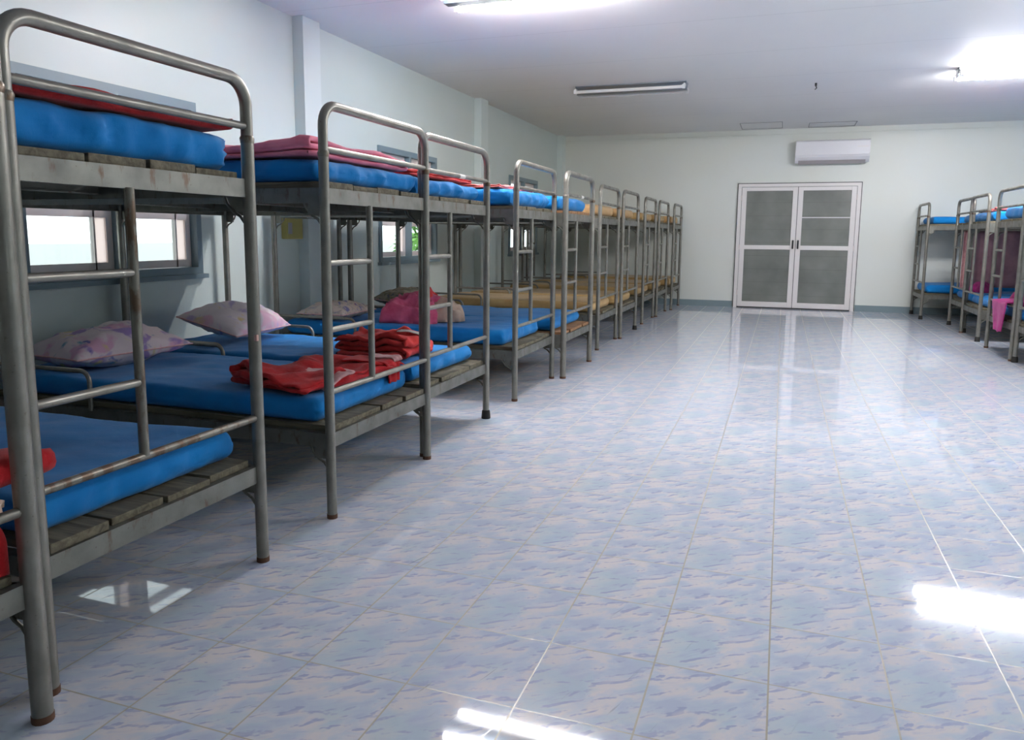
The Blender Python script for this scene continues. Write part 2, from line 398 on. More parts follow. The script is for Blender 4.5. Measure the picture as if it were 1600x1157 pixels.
def pillow(L, W, H, seed, n=26):
    vs = []; fs = []
    def pt(i, j, s):
        u = -1+2*i/n; v = -1+2*j/n
        u = math.sin(u*PI/2)*.6+u*.4; v = math.sin(v*PI/2)*.6+v*.4
        x = u*L/2*(1-.035*(1-v*v)); y = v*W/2*(1-.045*(1-u*u))
        b = (max(0, 1-abs(u)**2.8)**.55)*(max(0, 1-abs(v)**2.8)**.55)
        z = H*(.62 if s > 0 else -.38)*b*(1+.25*fbm(u*2+seed, v*2, seed)) + .012*fbm(u*5+seed, v*5, 3)*(b**.5)
        return (x, y, z+H*.38+.01*0)
    N = n+1
    for s in (1, -1):
        for i in range(N):
            for j in range(N): vs.append(pt(i, j, s))
    for i in range(n):
        for j in range(n):
            a = i*N+j; fs.append((a, a+N, a+N+1, a+1)); b = a+N*N; fs.append((b, b+1, b+N+1, b+N))
    m = MB(); m.add(vs, fs, True)
    edge = [vs[i*N] for i in range(N)]+[vs[n*N+j] for j in range(1, N)]+[vs[i*N+n] for i in range(n-1, -1, -1)]+[vs[j] for j in range(n-1, -1, -1)]
    return m, edge
def sheet(P, nu, nv, t):
    """thin cloth of real thickness from a point function P(u,v)"""
    g = [[Vector(P(i/nu, j/nv)) for j in range(nv+1)] for i in range(nu+1)]; top = []; bot = []
    for i in range(nu+1):
        for j in range(nv+1):
            a = g[min(i+1, nu)][j]-g[max(i-1, 0)][j]; b = g[i][min(j+1, nv)]-g[i][max(j-1, 0)]
            n = a.cross(b)
            n = n.normalized() if n.length > 1e-9 else Vector((0, 0, 1))
            top.append(g[i][j]+n*t/2); bot.append(g[i][j]-n*t/2)
    N = nv+1; o = len(top); fs = []
    for i in range(nu):
        for j in range(nv):
            a = i*N+j; fs.append((a, a+N, a+N+1, a+1)); fs.append((o+a, o+a+1, o+a+N+1, o+a+N))
    for i in range(nu):
        a = i*N; fs.append((a, o+a, o+a+N, a+N)); a += nv; fs.append((a, a+N, o+a+N, o+a))
    for j in range(nv):
        fs.append((j, j+1, o+j+1, o+j)); a = nu*N+j; fs.append((a, o+a, o+a+1, a+1))
    m = MB(); m.add(top+bot, fs, True); return m

# ------------------------------------------------------------------ room shell
XL, XR, YB, YF, ZC = -3.80, 4.35, -6.10, 13.30, 2.887
def struct(o): o['kind'] = 'structure'; return o
m = MB(); m.box(XL-.15, XR+.15, YB-.15, YF+.15, -.12, 0); struct(m.build('floor', M['floor']))
m = MB(); m.box(XL-.15, XR+.15, YB-.15, YF+.15, ZC, ZC+.12); struct(m.build('ceiling', M['ceiling']))
WINS = [(-.88, .46), (2.95, 4.29), (6.78, 8.12), (10.61, 11.95)]; WZ0, WZ1 = .885, 2.03
def wall_with_windows(name, x0, x1):
    m = MB(); y = YB-.15
    for a, b in WINS:
        m.box(x0, x1, y, a, 0, ZC); m.box(x0, x1, a, b, 0, WZ0); m.box(x0, x1, a, b, WZ1, ZC); y = b
    m.box(x0, x1, y, YF+.15, 0, ZC); return struct(m.build(name, M['wall']))
wall_with_windows('wall_left', XL-.15, XL)
wall_with_windows('wall_right', XR, XR+.15)
m = MB(); m.box(XL, XR, YF, YF+.15, 0, ZC); struct(m.build('wall_far', M['wall_end']))
m = MB(); m.box(XL, XR, YB-.15, YB, 0, ZC); struct(m.build('wall_back', M['wall_end']))
k = 1
for yc in (-2.26, 1.59, 5.44, 9.29, 13.10):
    for (x0, x1) in ((XL, XL+.10), (XR-.10, XR)):
        m = MB(); m.box(x0, x1, yc, min(yc+.24, YF), 0, ZC, .004)
        struct(m.build('trim_%d' % k, M['column'])); k += 1
def base_board(name, x0, x1, y0, y1):
    m = MB(); m.box(x0, x1, y0, y1, 0, .10); return struct(m.build(name, M['skirting']))
DX0, DX1 = -.735, 1.115
m = MB(); m.box(XL, DX0-.02, YF-.012, YF, 0, .10); m.box(DX1+.02, XR, YF-.012, YF, 0, .10); struct(m.build('baseboard_far', M['skirting']))
base_board('baseboard_left', XL, XL+.012, YB, YF); base_board('baseboard_right', XR-.012, XR, YB, YF)
# shallow cove strip where the end wall meets the ceiling, and ceiling hatches
m = MB(); m.box(XL, XR, YF-.02, YF, ZC-.085, ZC-.078); m.box(XL, XR, YF-.006, YF, ZC-.078, ZC); struct(m.build('trim_%d' % k, M['wall_end'])); k += 1
def hatch(x0, x1, y0, y1):
    global k
    m = MB(); t_ = .008
    for a in ((x0, x1, y0, y0+t_), (x0, x1, y1-t_, y1), (x0, x0+t_, y0, y1), (x1-t_, x1, y0, y1)): m.box(*a, ZC-.006, ZC)
    struct(m.build('trim_%d' % k, M['line'])); k += 1
hatch(-.72, -.10, 12.46, 13.15); hatch(.28, .95, 12.7, 13.2)

def window(idx, xw, out, y0, y1):
    """out=-1: outside lies at lower x"""
    r = empty('window_%d' % idx, (xw, (y0+y1)/2, WZ0)); r['kind'] = 'structure'
    W = y1-y0; H = WZ1-WZ0; a = -W/2; s = -out
    f = MB(); t = .045
    for (p, q, z0, z1) in ((a, a+t, 0, H), (-a-t, -a, 0, H), (a+t, -a-t, 0, t), (a+t, -a-t, H-.055, H), (-.022, .022, t, H-.055)):
        f.box(s*.022, -s*.10, p, q, z0, z1)
    f.build('window_frame', M['win_frame'], r)
    f = MB(); f.box(s*.05, 0, a-.02, -a+.02, -.03, .0); f.build('window_sill', M['win_frame'], r)
    for side in (0, 1):
        p0 = a+t+.003 if side == 0 else .025; p1 = -.025 if side == 0 else -a-t-.003
        z0, z1 = t+.003, H-.058; xs = (-s*.035, -s*.065)
        sm_ = MB(); st0, st1 = .028, .135; br = .05; tr0, tr1 = .365, .42
        sm_.box(*xs, p0, p0+st0, z0, z1); sm_.box(*xs, p1-.045, p1, z0, z1); sm_.box(*xs, p1-st1, p1-st1+.012, z0, z1)
        for (za, zb) in ((z0, z0+br), (tr0, tr1), (z1-.05, z1)): sm_.box(*xs, p0+st0, p1-.045, za, zb)
        so = sm_.build('sash', M['sash'], r)
        g = MB(); g.box(-s*.048, -s*.052, p0+st0, p1-st1, z0+br, tr0); g.box(-s*.048, -s*.052, p0+st0, p1-st1, tr1, z1-.05)
        g.build('pane', M['glass'], so)
        g = MB()
        for (za, zb) in ((z0+br, tr0), (tr1, z1-.05)): g.box(-s*.045, -s*.052, p1-st1+.012, p1-.045, za, zb)
        g.build('frosted_strip', M['frost'], so)
    h = MB(); h.box(-s*.015, -s*.036, -.06, -.03, H*.45, H*.45+.10, .004); h.build('window_latch', M['dark'], r)
    return r
i = 1
for (a, b) in WINS: window(i, XL, -1, a, b); i += 1
for (a, b) in WINS: window(i, XR, 1, a, b); i += 1

# outside the left windows: ground, eave, low wall, hedge
m = MB(); m.box(-22, XL-.151, -10, 24, -.35, -.05); struct(m.build('ground', M['ground']))
m = MB(); m.box(-5.35, XL-.151, -4, 15, 2.36, 2.44); struct(m.build('ceiling_eave', M['soffit']))
m = MB(); m.box(-9.3, -9.1, -6, 20, -.05, 1.0); tag(m.build('boundary_wall', M['fixture']), 'pale concrete boundary wall seen outside through the left windows', 'wall')
for n_, (hx, hy, hz_) in enumerate(((-6.5, 13.75, 1.3), (-8.0, 16.0, 1.9), (-8.3, 18.6, 1.2))):
    rnd = random.Random(n_); mb = MB()
    for q in range(420):
        th = rnd.uniform(0, 2*PI); ph = rnd.uniform(-.3, PI/2); rr = rnd.uniform(.6, 1)
        c = Vector((math.cos(th)*math.cos(ph)*.7*rr, math.sin(th)*math.cos(ph)*.8*rr, .25+max(-.2, math.sin(ph))*hz_*rr*.7))
        d1 = Vector((rnd.uniform(-1, 1), rnd.uniform(-1, 1), rnd.uniform(-.5, 1))).normalized()*.11; d2 = d1.cross(Vector((rnd.random(), rnd.random(), 1))).normalized()*.045
        mb.add([c-d1, c+d2, c+d1, c-d2], [(0, 1, 2, 3)])
    rt = empty('shrub', (hx, hy, -.05)); mb.build('foliage', M['leaf'], rt)
    sm_ = MB(); sm_.tube([(0, 0, 0), (.03, .02, .5)], .03); sm_.build('stem', M['soffit'], rt)
    tag(rt, ['bright green shrub outside the second left window', 'tall green shrub outside the farthest left window', 'low green shrub by the boundary wall beyond the other shrubs'][n_], 'shrub')

# ------------------------------------------------------------------ end wall: double door
d = empty('door_1', (DX0, YF, 0)); d['kind'] = 'structure'; DW = DX1-DX0; DH = 2.025
m = MB(); m.box(-.014, DW+.014, -.012, -.001, 0, DH+.014); m.build('door_lining', M['alu_edge'], d)
m = MB(); m.box(0, .055, -.05, -.012, 0, DH); m.box(DW-.055, DW, -.05, -.012, 0, DH); m.box(.055, DW-.055, -.05, -.012, DH-.05, DH); m.build('door_frame', M['alu'], d)
for s_ in (0, 1):
    a = .060 if s_ == 0 else DW/2+.004; b = DW/2-.004 if s_ == 0 else DW-.060
    f = MB(); z0, z1 = .02, DH-.055; st = .075
    f.box(a, a+st, -.045, -.014, z0, z1, .003); f.box(b-st, b, -.045, -.014, z0, z1, .003)
    for (p, q) in ((z0, z0+.085), (.965, 1.035), (z1-.06, z1)): f.box(a+st, b-st, -.043, -.014, p, q, .003)
    lf = f.build('door_leaf', M['alu'], d)
    for (p, q) in ((z0+.085, .965), (1.035, z1-.06)):
        g = MB(); g.box(a+st, b-st, -.026, -.020, p, q); g.build('screen_panel', M['screen'], lf)
    if s_ == 1:
        g = MB(); g.box(a+st, b-st, -.034, -.026, 1.475, 1.49); g.build('reflection_line', M['fixture'], lf)  # thin pale strip stands in for a reflection line across the right leaf
    h = MB(); xx = b-.035 if s_ == 0 else a+.035
    h.box(xx-.012, xx+.012, -.06, -.045, .98, 1.12, .003); h.tube([(xx, -.06, 1.0), (xx, -.085, 1.01), (xx, -.085, 1.09), (xx, -.06, 1.10)], .006, 8)
    h.build('door_handle', M['dark'], lf)
    for hz_ in (.25, 1.0, 1.8):
        hh = MB(); hx = a-.006 if s_ == 0 else b+.006; hh.tube([(hx, -.052, hz_-.04), (hx, -.052, hz_+.04)], .008, 8); hh.build('hinge', M['sash'], lf)

# air conditioner
ac = empty('air_conditioner', (.11, YF, 2.33)); tag(ac, 'white wall mounted split air conditioner above the double door', 'air conditioner')
def prof_extrude(prof, x0, x1, name, mat, parent, smooth=False):
    n = len(prof); vs = [(x0, y, z) for y, z in prof]+[(x1, y, z) for y, z in prof]
    fs = [(i, (i+1) % n, n+(i+1) % n, n+i) for i in range(n)]; mm = MB(); mm.add(vs, fs, smooth)
    mm.add(vs[:n], [tuple(range(n-1, -1, -1))]); mm.add(vs[n:], [tuple(range(n))]); return mm.build(name, mat, parent)
body = [(-.002, 0.03), (-.12, .0), (-.165, .035), (-.20, .085), (-.212, .14), (-.212, .28), (-.20, .33), (-.17, .345), (-.002, .345)]
prof_extrude(body, 0, 1.075, 'housing', M['ac'], ac)
prof_extrude([(-.214, .11), (-.2165, .115), (-.2165, .315), (-.214, .32)], .012, 1.063, 'front_panel', M['ac'], ac)
prof_extrude([(-.13, -.012), (-.185, .035), (-.189, .031), (-.136, -.018)], .05, 1.02, 'louver', M['ac_vent'], ac)
m = MB(); m.box(.90, 1.05, -.2185, -.2165, .225, .236); m.build('display_strip', M['alu'], ac)
# ------------------------------------------------------------------ ceiling fixtures
def fixture(xc, yc, lit, label):
    r = empty('ceiling_light', (xc, yc, ZC)); tag(r, label, 'light', 'fluorescent ceiling lights')
    L, Wd = 1.27, .20
    prof = [(-Wd/2, -.010), (-Wd/2+.01, -.012), (-.04, -.085), (.04, -.085), (Wd/2-.01, -.012), (Wd/2, -.010), (Wd/2, 0), (-Wd/2, 0)]
    prof_extrude(prof, -L/2, L/2, 'fixture_body', M['reflector'], r)
    for s_ in (-1, 1):
        y = s_*.155
        tb = MB(); tb.tube([(-.60, y, -.075), (.60, y, -.075)], .0185, 14); tb.build('tube', M['tube_far' if xc > 0 and yc > 9 else 'tube_on'] if lit else M['tube_off'], r)
        for e in (-1, 1):
            cp_ = MB(); cp_.box(e*.60, e*.635, y-.018, y+.018, -.096, -.050, .004); cp_.box(e*.612, e*.630, min(y, s_*.03), max(y, s_*.03), -.06, -.035); cp_.build('lamp_holder', M['endcap'], r)
    return r
fixture(-1.745, 5.28, True, 'lit twin tube ceiling light cut by the top edge, left of centre')
fixture(-1.745, 9.03, False, 'unlit twin tube ceiling light with mirror reflector, middle of the ceiling')
fixture(2.22, 9.13, True, 'lit twin tube ceiling light at the far right, glowing on the ceiling')
fixture(2.22, 5.28, True, 'lit twin tube ceiling light above the right aisle, outside the frame')
fixture(2.22, 1.45, False, 'unlit twin tube ceiling light right of and above the camera')
fixture(-1.745, -1.6, False, 'unlit twin tube ceiling light behind the camera')
m = MB(); m.tube([(0, 0, 0), (0, 0, -.03)], .012, 10); m.tube([(0, 0, -.03), (.01, 0, -.055), (-.008, 0, -.07)], .006, 8)
tag(m.build('ceiling_hook', M['dark'], None, (.255, 9.51, ZC)), 'small dark hook on the ceiling, right of the unlit light', 'hook')

# yellow boxes on the column
r = empty('switch_box', (XL, 5.32, 1.10)); tag(r, 'pale yellow double switch box on the left wall beside a column', 'switch')
m = MB(); m.box(0, .06, -.11, .10, .02, .185, .008); m.build('lower_box', M['yellow'], r)
m = MB(); m.box(0, .045, -.10, .07, .20, .34, .008); m.build('upper_box', M['cream_plastic'], r)
m = MB(); m.box(.06, .063, -.10, -.05, .06, .15); m.build('dial_plate', M['ac_vent'], r)

# ------------------------------------------------------------------ bunk beds
ZL0, ZL1, ZU0, ZU1, PT = .295, .355, 1.285, 1.345, .028
LOW_TOP, UP_TOP = ZL1+PT, ZU1+PT
BL = 1.98
def make_bed(i, side, X, Y, W, label, group, rust=False, feet='plain', plank='wood', rear_ladder=False, pr=.0205, seed=0):
    rnd = random.Random(seed+17)
    root = empty('bunk_bed', (X, Y, 0), 0 if side == 'L' else PI)
    tag(root, label, 'bunk bed', group)
    # local: aisle end at x=0, wall end at x=-BL, width along +y
    st = M['steel']
    for (px, py, top) in ((0, 0, 1.475), (0, W, 1.475), (-BL, 0, ZU1+.012), (-BL, W, ZU1+.012)):
        t = MB(); t.tube([(px, py, 0.004), (px, py, top)], pr, 16); p = t.build('post', st, root)
        f = MB()
        if feet == 'rubber' and px == 0 and py == W or (feet == 'all'):
            f.tube([(px, py, 0), (px, py, .006), (px, py, .05), (px, py, .056)], [pr+.008, pr+.009, pr+.005, pr+.001], 14); f.build('rubber_foot', M['rubber'], p)
        else:
            f.tube([(px, py, 0), (px, py, .018)], pr+.0012, 14); f.build('foot_cap', M['foot_rust'], p)
    zt = 1.664; rb = .085; hr = pr*.93
    pts = [(0, 0, 1.455), (0, 0, 1.50), (0, 0, zt-rb)]+[(0, rb-rb*math.cos(a), zt-rb+rb*math.sin(a)) for a in [PI/2*k/8 for k in range(1, 9)]]
    pts += [(0, W-rb+rb*math.sin(a), zt-rb+rb*math.cos(a)) for a in [PI/2*k/8 for k in range(0, 9)]]+[(0, W, 1.50), (0, W, 1.455)]
    t = MB(); t.tube(pts, hr, 16); t.build('end_hoop', st, root)
    t = MB()
    for py in (0, W): t.tube([(0, py, 1.462), (0, py, 1.478), (0, py, 1.486)], [pr+.0005, pr+.003, hr+.0005], 16)
    t.build('joint_collar', M['steel_rust'], root)
    t = MB(); t.tube([(0, pr*.7, 1.517 if i == 'L1' else 1.493), (0, W-pr*.7, 1.517 if i == 'L1' else 1.493)], .0125, 12); gr = t.build('guard_rail', st, root)
    if i in ('L3', 'L5'):
        q = MB(); q.tube([(0, W*.52, 1.493), (0, W*.60, 1.493)], .0132, 12); q.build('tape_wrap', M['tape'], gr)
    t = MB(); t.tube([(0, pr*.7, .528), (0, W-pr*.7, .528)], .0125, 12); t.build('end_rail', M['steel_rust'] if rust else st, root)
    for nm, z0, z1 in (('lower_deck_frame', ZL0, ZL1), ('upper_deck_frame', ZU0, ZU1)):
        t = MB(); th = .005; fl = .032
        for x_, s_ in ((0, -1), (-BL, 1)):
            t.box(x_-th/2, x_+th/2, pr*.8, W-pr*.8, z0, z1); t.box(x_, x_+s_*fl, pr*.8, W-pr*.8, z1-th, z1); t.box(x_, x_+s_*.016, pr*.8, W-pr*.8, z0, z0+th)
        for y_, s_ in ((0, 1), (W, -1)):
            t.box(-BL+pr*.8, -pr*.8, y_-th/2, y_+th/2, z0, z1); t.box(-BL+pr*.8, -pr*.8, y_, y_+s_*fl, z1-th, z1)
        for xx in (-BL*.33, -BL*.67): t.box(xx-.015, xx+.015, .01, W-.01, z1-.045, z1-.040); t.box(xx-.0025, xx+.0025, .01, W-.01, z1-.045, z1-.008)
        t.build(nm, M['steel_flat'], root)
        for px, sx in ((0, -1), (-BL, 1)):
            for py, s_ in ((0, 1), (W, -1)):
                b = MB(); x0 = px+sx*pr
                cv = [(x0+sx*.075, z0+.004), (x0+sx*.066, z0-.02), (x0+sx*.040, z0-.048), (x0+sx*.014, z0-.062), (x0-sx*.004, z0-.085)]
                yy = py+s_*.004
                b.box(x0, x0+sx*.055, py-.002, py+.002, z0-.045, z0+.002)
                b.tube([(cx_, yy, cz_) for cx_, cz_ in cv], .0055, 6)
                b.build('corner_bracket', M['steel_flat'], root)
        n = 4; ww = (W-.05)/n
        for q in range(n):
            a = .025+q*ww+rnd.uniform(.002, .012); bq = .025+(q+1)*ww-rnd.uniform(.002, .012)
            x1 = -rnd.uniform(.002, .022); x0 = -BL+rnd.uniform(.01, .05); hh = z1+PT-rnd.uniform(0, .007)
            pk = MB(); pk.box(x0, x1, a, bq, z1+.0005, hh, .003)
            pk.build('plank', M[plank], root)
    # ladder
    ly = .345
    t = MB(); t.tube([(0, ly, .53), (0, ly, 1.288)], .0145, 12); t.build('ladder_post', M['steel_rust'] if rust else st, root)
    for z in ((.745, 1.055) if i == 'L1' else (.782, 1.05)):
        t = MB(); t.tube([(0, pr*.7, z), (0, ly, z)], .0125, 12); t.build('ladder_rung', st, root)
    if rear_ladder:
        t = MB(); t.tube([(-BL, ly, .53), (-BL, ly, 1.288)], .0145, 12); t.build('ladder_post', st, root)
        for z in (.80, 1.04): t = MB(); t.tube([(-BL, pr*.7, z), (-BL, ly, z)], .0125, 12); t.build('ladder_rung', st, root)
    # head-end side guards
    for y_ in (0, W):
        t = MB(); xe = -1.28; zg = .528
        pts = [(-BL+pr*.6, y_, zg), (xe-.05, y_, zg)]+[(xe-.05+.05*math.sin(a), y_, zg-.05+.05*math.cos(a)) for a in [PI/2*q/5 for q in range(1, 6)]]+[(xe, y_, ZL1-.01)]
        t.tube(pts, .0105, 10); t.build('side_guard', st, root)
    return root

GL, GR = 'bunk beds along the left wall', 'bunk beds along the right wall'
# key: side, X, Y(origin post), W, phrase
BEDS = {
 'L0': ('L', -1.62, .345, .88, 'grey steel bunk bed cut off by the left edge, thick post nearest the camera'),
 'L1': ('L', -1.700, 1.312, .850, 'grey steel bunk bed nearest in full view, with a rust-stained ladder'),
 'L2': ('L', -1.700, 2.612, .898, 'grey steel bunk bed with a folded pink blanket on top'),
 'L3': ('L', -1.738, 3.550, .905, 'grey steel bunk bed touching the far side of the one with the pink top blanket'),
 'L4': ('L', -1.735, 5.003, .925, 'grey steel bunk bed with a rose pink heap on its lower mattress'),
 'L5': ('L', -1.650, 5.965, .905, 'grey steel bunk bed with brown planks, last on the left with blue bedding'),
 'L6': ('L', -1.745, 7.602, .910, 'grey steel bunk bed with tan mattresses, the nearest of those on the left'),
 'L7': ('L', -1.700, 8.558, .925, 'grey steel bunk bed second nearest of those with tan mattresses'),
 'L8': ('L', -1.720, 10.110, .890, 'grey steel bunk bed with tan mattresses opposite the right bunk with the mauve curtain'),
 'L9': ('L', -1.690, 11.125, .920, 'grey steel bunk bed with a second ladder at its wall end'),
 'L10': ('L', -1.630, 12.270, .885, 'grey steel bunk bed in the far left corner by the end wall'),
 'R0': ('R', 1.945, 13.235, .860, 'grey steel bunk bed with bare blue mattresses against the end wall at right'),
 'R1': ('R', 2.195, 11.740, .900, 'grey steel bunk bed on the right with a mauve net curtain hanging inside'),
 'R2': ('R', 2.160, 10.800, .865, 'grey steel bunk bed on the right with a salmon blanket on top'),
 'R3': ('R', 2.132, 9.400, .950, 'grey steel bunk bed on the right with magenta cloth hanging from its lower deck'),
 'R4': ('R', 2.150, 8.385, .900, 'grey steel bunk bed cut off by the right edge'),
}
opts = {'L0': dict(pr=.024), 'L1': dict(rust=True, pr=.0215), 'L3': dict(feet='rubber'), 'L5': dict(plank='wood_brown', pr=.024), 'L9': dict(rear_ladder=True),
        'L7': dict(feet='rubber'), 'R0': dict(feet='all'), 'R1': dict(feet='all'), 'R2': dict(feet='rubber'), 'R4': dict(feet='all')}
for n_, (kx, v) in enumerate(BEDS.items()):
    make_bed(kx, v[0], v[1], v[2], v[3], v[4], GL if v[0] == 'L' else GR, seed=n_*7, **opts.get(kx, {}))

def place(o, bed, u, v, z, rz=0, tilt=0, roll=0):
    """u metres in from the aisle end, v metres along the width"""
    side, X, Y, W = BEDS[bed][:4]
    if side == 'L': o.location = (X-u, Y+v, z); o.rotation_euler = (roll, tilt, rz)
    else: o.location = (X+u, Y-v, z); o.rotation_euler = (roll, tilt, rz+PI)
    return o
PH = {'L0': 'the bunk cut off at the left edge', 'L1': 'the nearest fully seen bunk', 'L2': 'the bunk with the pink top blanket', 'L3': 'the bunk just past the pink blanket one',
      'L4': 'the bunk with the rose pink heap', 'L5': 'the left bunk with brown planks', 'L6': 'the nearest bunk having tan mattresses', 'L7': 'the second nearest tan mattress bunk',
      'L8': 'the third nearest tan mattress bunk', 'L9': 'the bunk with two ladders', 'L10': 'the far left corner bunk', 'R0': 'the right bunk by the end wall',
      'R1': 'the right bunk with mauve curtain', 'R2': 'the right bunk with salmon blanket', 'R3': 'the right bunk with magenta cloth', 'R4': 'the bunk cut off at the right edge'}
MT = {}
def mattress(bed, deck, mat='blue', H=.10, inset=.07, L=1.82, wofs=.035, seed=0, dv=0, amp=.006, wr=.007, fine=False):
    W = BEDS[bed][3]; z = (LOW_TOP if deck == 'lower' else UP_TOP)
    o = soft_box(L, W-2*wofs, H, seed, r=.04, nx=60 if fine else 30, ny=34 if fine else 16, amp=amp, wr=wr).build('mattress', M[mat])
    place(o, bed, inset+L/2, W/2+dv, z+.001)
    colr = {'blue': 'blue covered', 'tan': 'tan vinyl', 'tan_light': 'pale tan'}[mat]
    tag(o, '%s mattress on the %s deck of %s' % (colr, deck, PH[bed]), 'mattress', 'mattresses on the bunk beds')
    MT[(bed, deck)] = z+H
    return o
sd = 1.7
for bx, spec in {
  'L0': (('lower', 'blue', .10, .07), ('upper', 'blue', .11, .07)),
  'L1': (('lower', 'blue', .10, .075), ('upper', 'blue', .115, .045)),
  'L2': (('lower', 'blue', .10, .085), ('upper', 'blue', .088, .04)),
  'L3': (('lower', 'blue', .095, .085), ('upper', 'blue', .085, .05)),
  'L4': (('lower', 'blue', .11, .10), ('upper', 'blue', .11, .05)),
  'L5': (('lower', 'blue', .10, .10), ('upper', 'blue', .11, .06)),
  'L6': (('lower', 'tan', .10, .07), ('upper', 'tan_light', .11, .05)),
  'L7': (('lower', 'tan', .10, .06), ('upper', 'tan_light', .10, .05)),
  'L8': (('lower', 'tan', .10, .07), ('upper', 'tan', .10, .05)),
  'L9': (('lower', 'tan', .10, .07), ('upper', 'tan', .10, .05)),
  'L10': (('lower', 'tan', .12, .05), ('upper', 'tan_light', .11, .05)),
  'R0': (('lower', 'blue', .12, .05), ('upper', 'blue', .10, .06)),
  'R1': (('lower', 'blue', .10, .06), ('upper', 'blue', .10, .06)),
  'R2': (('lower', 'blue', .10, .08), ('upper', 'blue', .10, .06)),
  'R3': (('lower', 'blue', .10, .08), ('upper', 'blue', .13, .06)),
  'R4': (('lower', 'blue', .10, .08), ('upper', 'blue', .10, .06))}.items():
    for (dk, mt_, H, ins) in spec:
        sd += 2.37
        near = bx in ('L0', 'L1', 'L2', 'L3', 'L4')
        tanm = mt_ != 'blue'
        mattress(bx, dk, mt_, H, ins, seed=sd, fine=near, amp=.003 if tanm else .008, wr=.003 if tanm else (.018 if dk == 'upper' and near else .010),
                 wofs=.02 if (dk == 'upper' and bx in ('L1', 'L2')) else .035)

# ------------------------------------------------------------------ blankets, towels, pillows
def blanket(bed, deck, mat, label, L, W, layers, t, u, v, seed, rz=PI/2, group=None, **k):
    o = folded(L, W, layers, t, seed, **k).build('folded_blanket', M[mat])
    place(o, bed, u, v, MT[(bed, deck)]+.010, rz); tag(o, label, 'blanket', group); return o
G1 = 'folded blankets on the top mattresses'
# long side of these lies across the end of the bed (folds at local x ends)
blanket('L1', 'upper', 'crimson', 'crimson folded blanket on the top mattress of the nearest fully seen bunk',   .80, .62, 2, .021, .36, .425, 3, group=G1, lump=.006)
blanket('L2', 'upper', 'pink', 'long pink folded blanket on the top mattress nearest after the crimson one',   .86, .98, 3, .023, .56, .43, 5, group=G1, lump=.008, my=40)
blanket('L3', 'upper', 'coral', 'coral red blanket folded on the top mattress beyond the long pink blanket', .84, .55, 2, .021, .36, .44, 8, group=G1, lump=.010)
blanket('L4', 'upper', 'salmon', 'salmon pink blanket folded on the top mattress above the rose pink heap', .80, .70, 2, .017, .50, .44, 11, group=G1, lump=.012)
blanket('R2', 'upper', 'salmon', 'salmon blanket folded on a top mattress in the right hand row', .70, .60, 2, .022, .45, .42, 13, group=G1)
blanket('R1', 'upper', 'grey_cloth', 'grey brown folded blanket on a top mattress at the right, beside the salmon one', .60, .50, 2, .025, .45, .42, 14, group=G1)
blanket('R3', 'upper', 'pale', 'pale pink blanket folded on the bulky top mattress at the right', .66, .45, 2, .020, .5, .55, 15, group=G1)
# red towel on the lower mattress of L2
r = empty('towel', (0, 0, 0)); place(r, 'L2', .33, .43, MT[('L2', 'lower')]+.012, 0)
tag(r, 'red towel with pale pink lining spread untidily on the near lower blue mattress', 'towel', 'red towels on the lower mattresses')
o = folded(.46, .64, 3, .018, 31, jit=.045, lump=.018, my=40).build('towel_folds', M['red'], r); o.rotation_euler = (0, 0, -.14)
def Pl(u, v):
    x = -.04+.27*u+.02*v; y = -.29+.19*v+.04*math.sin(u*3); return (x, y, .050+.012*fbm(x*12, y*12, 2)-.045*(1-v)**2+.008*v)
sheet(Pl, 22, 14, .006).build('pale_lining', M['pale'], r)
def over(u0, u1, y0, y1, z, drop, seed, flare=0):
    xe = .262
    def P(u, v):
        s_ = u0+(u1-u0+drop)*u; y = y0+(y1-y0)*v+flare*u*(v-.5)+.006*math.sin(u*7+seed)
        if s_ < xe-.03: x, zz = s_, z
        else:
            a = min(PI/2, (s_-xe+.03)/.04); x = xe-.03+.03*math.sin(a); zz = z-.03+.03*math.cos(a)-max(0, s_-xe+.03-.063)
        return (x+.006*math.sin(v*12+seed)*u, y, zz+.010*fbm(x*9+seed, y*9, 4)*(1-u*.5))
    return P
sheet(over(.02, .25, .15, .32, .058, .12, 1, -.06), 26, 14, .007).build('hanging_corner', M['red'], r)
sheet(over(.12, .25, .25, .34, .068, .03, 3, -.02), 14, 10, .007).build('pale_lining', M['pale'], r)
r = empty('towel', (0, 0, 0)); place(r, 'L3', .42, .31, MT[('L3', 'lower')]+.010, .12)
tag(r, 'red towel in a thick folded pile with a white tag, farther of the two', 'towel', 'red towels on the lower mattresses')
folded(.46, .36, 4, .027, 37, jit=.04, lump=.020, my=30).build('towel_folds', M['coral'], r)
def Pe(u, v):
    x = .08+.14*u; y = .04+.07*v+.05*u; return (x, y, .122+.008*fbm(x*9, y*9, 3)-.03*u*u)
sheet(Pe, 8, 6, .004).build('white_tag', M['tape'], r)

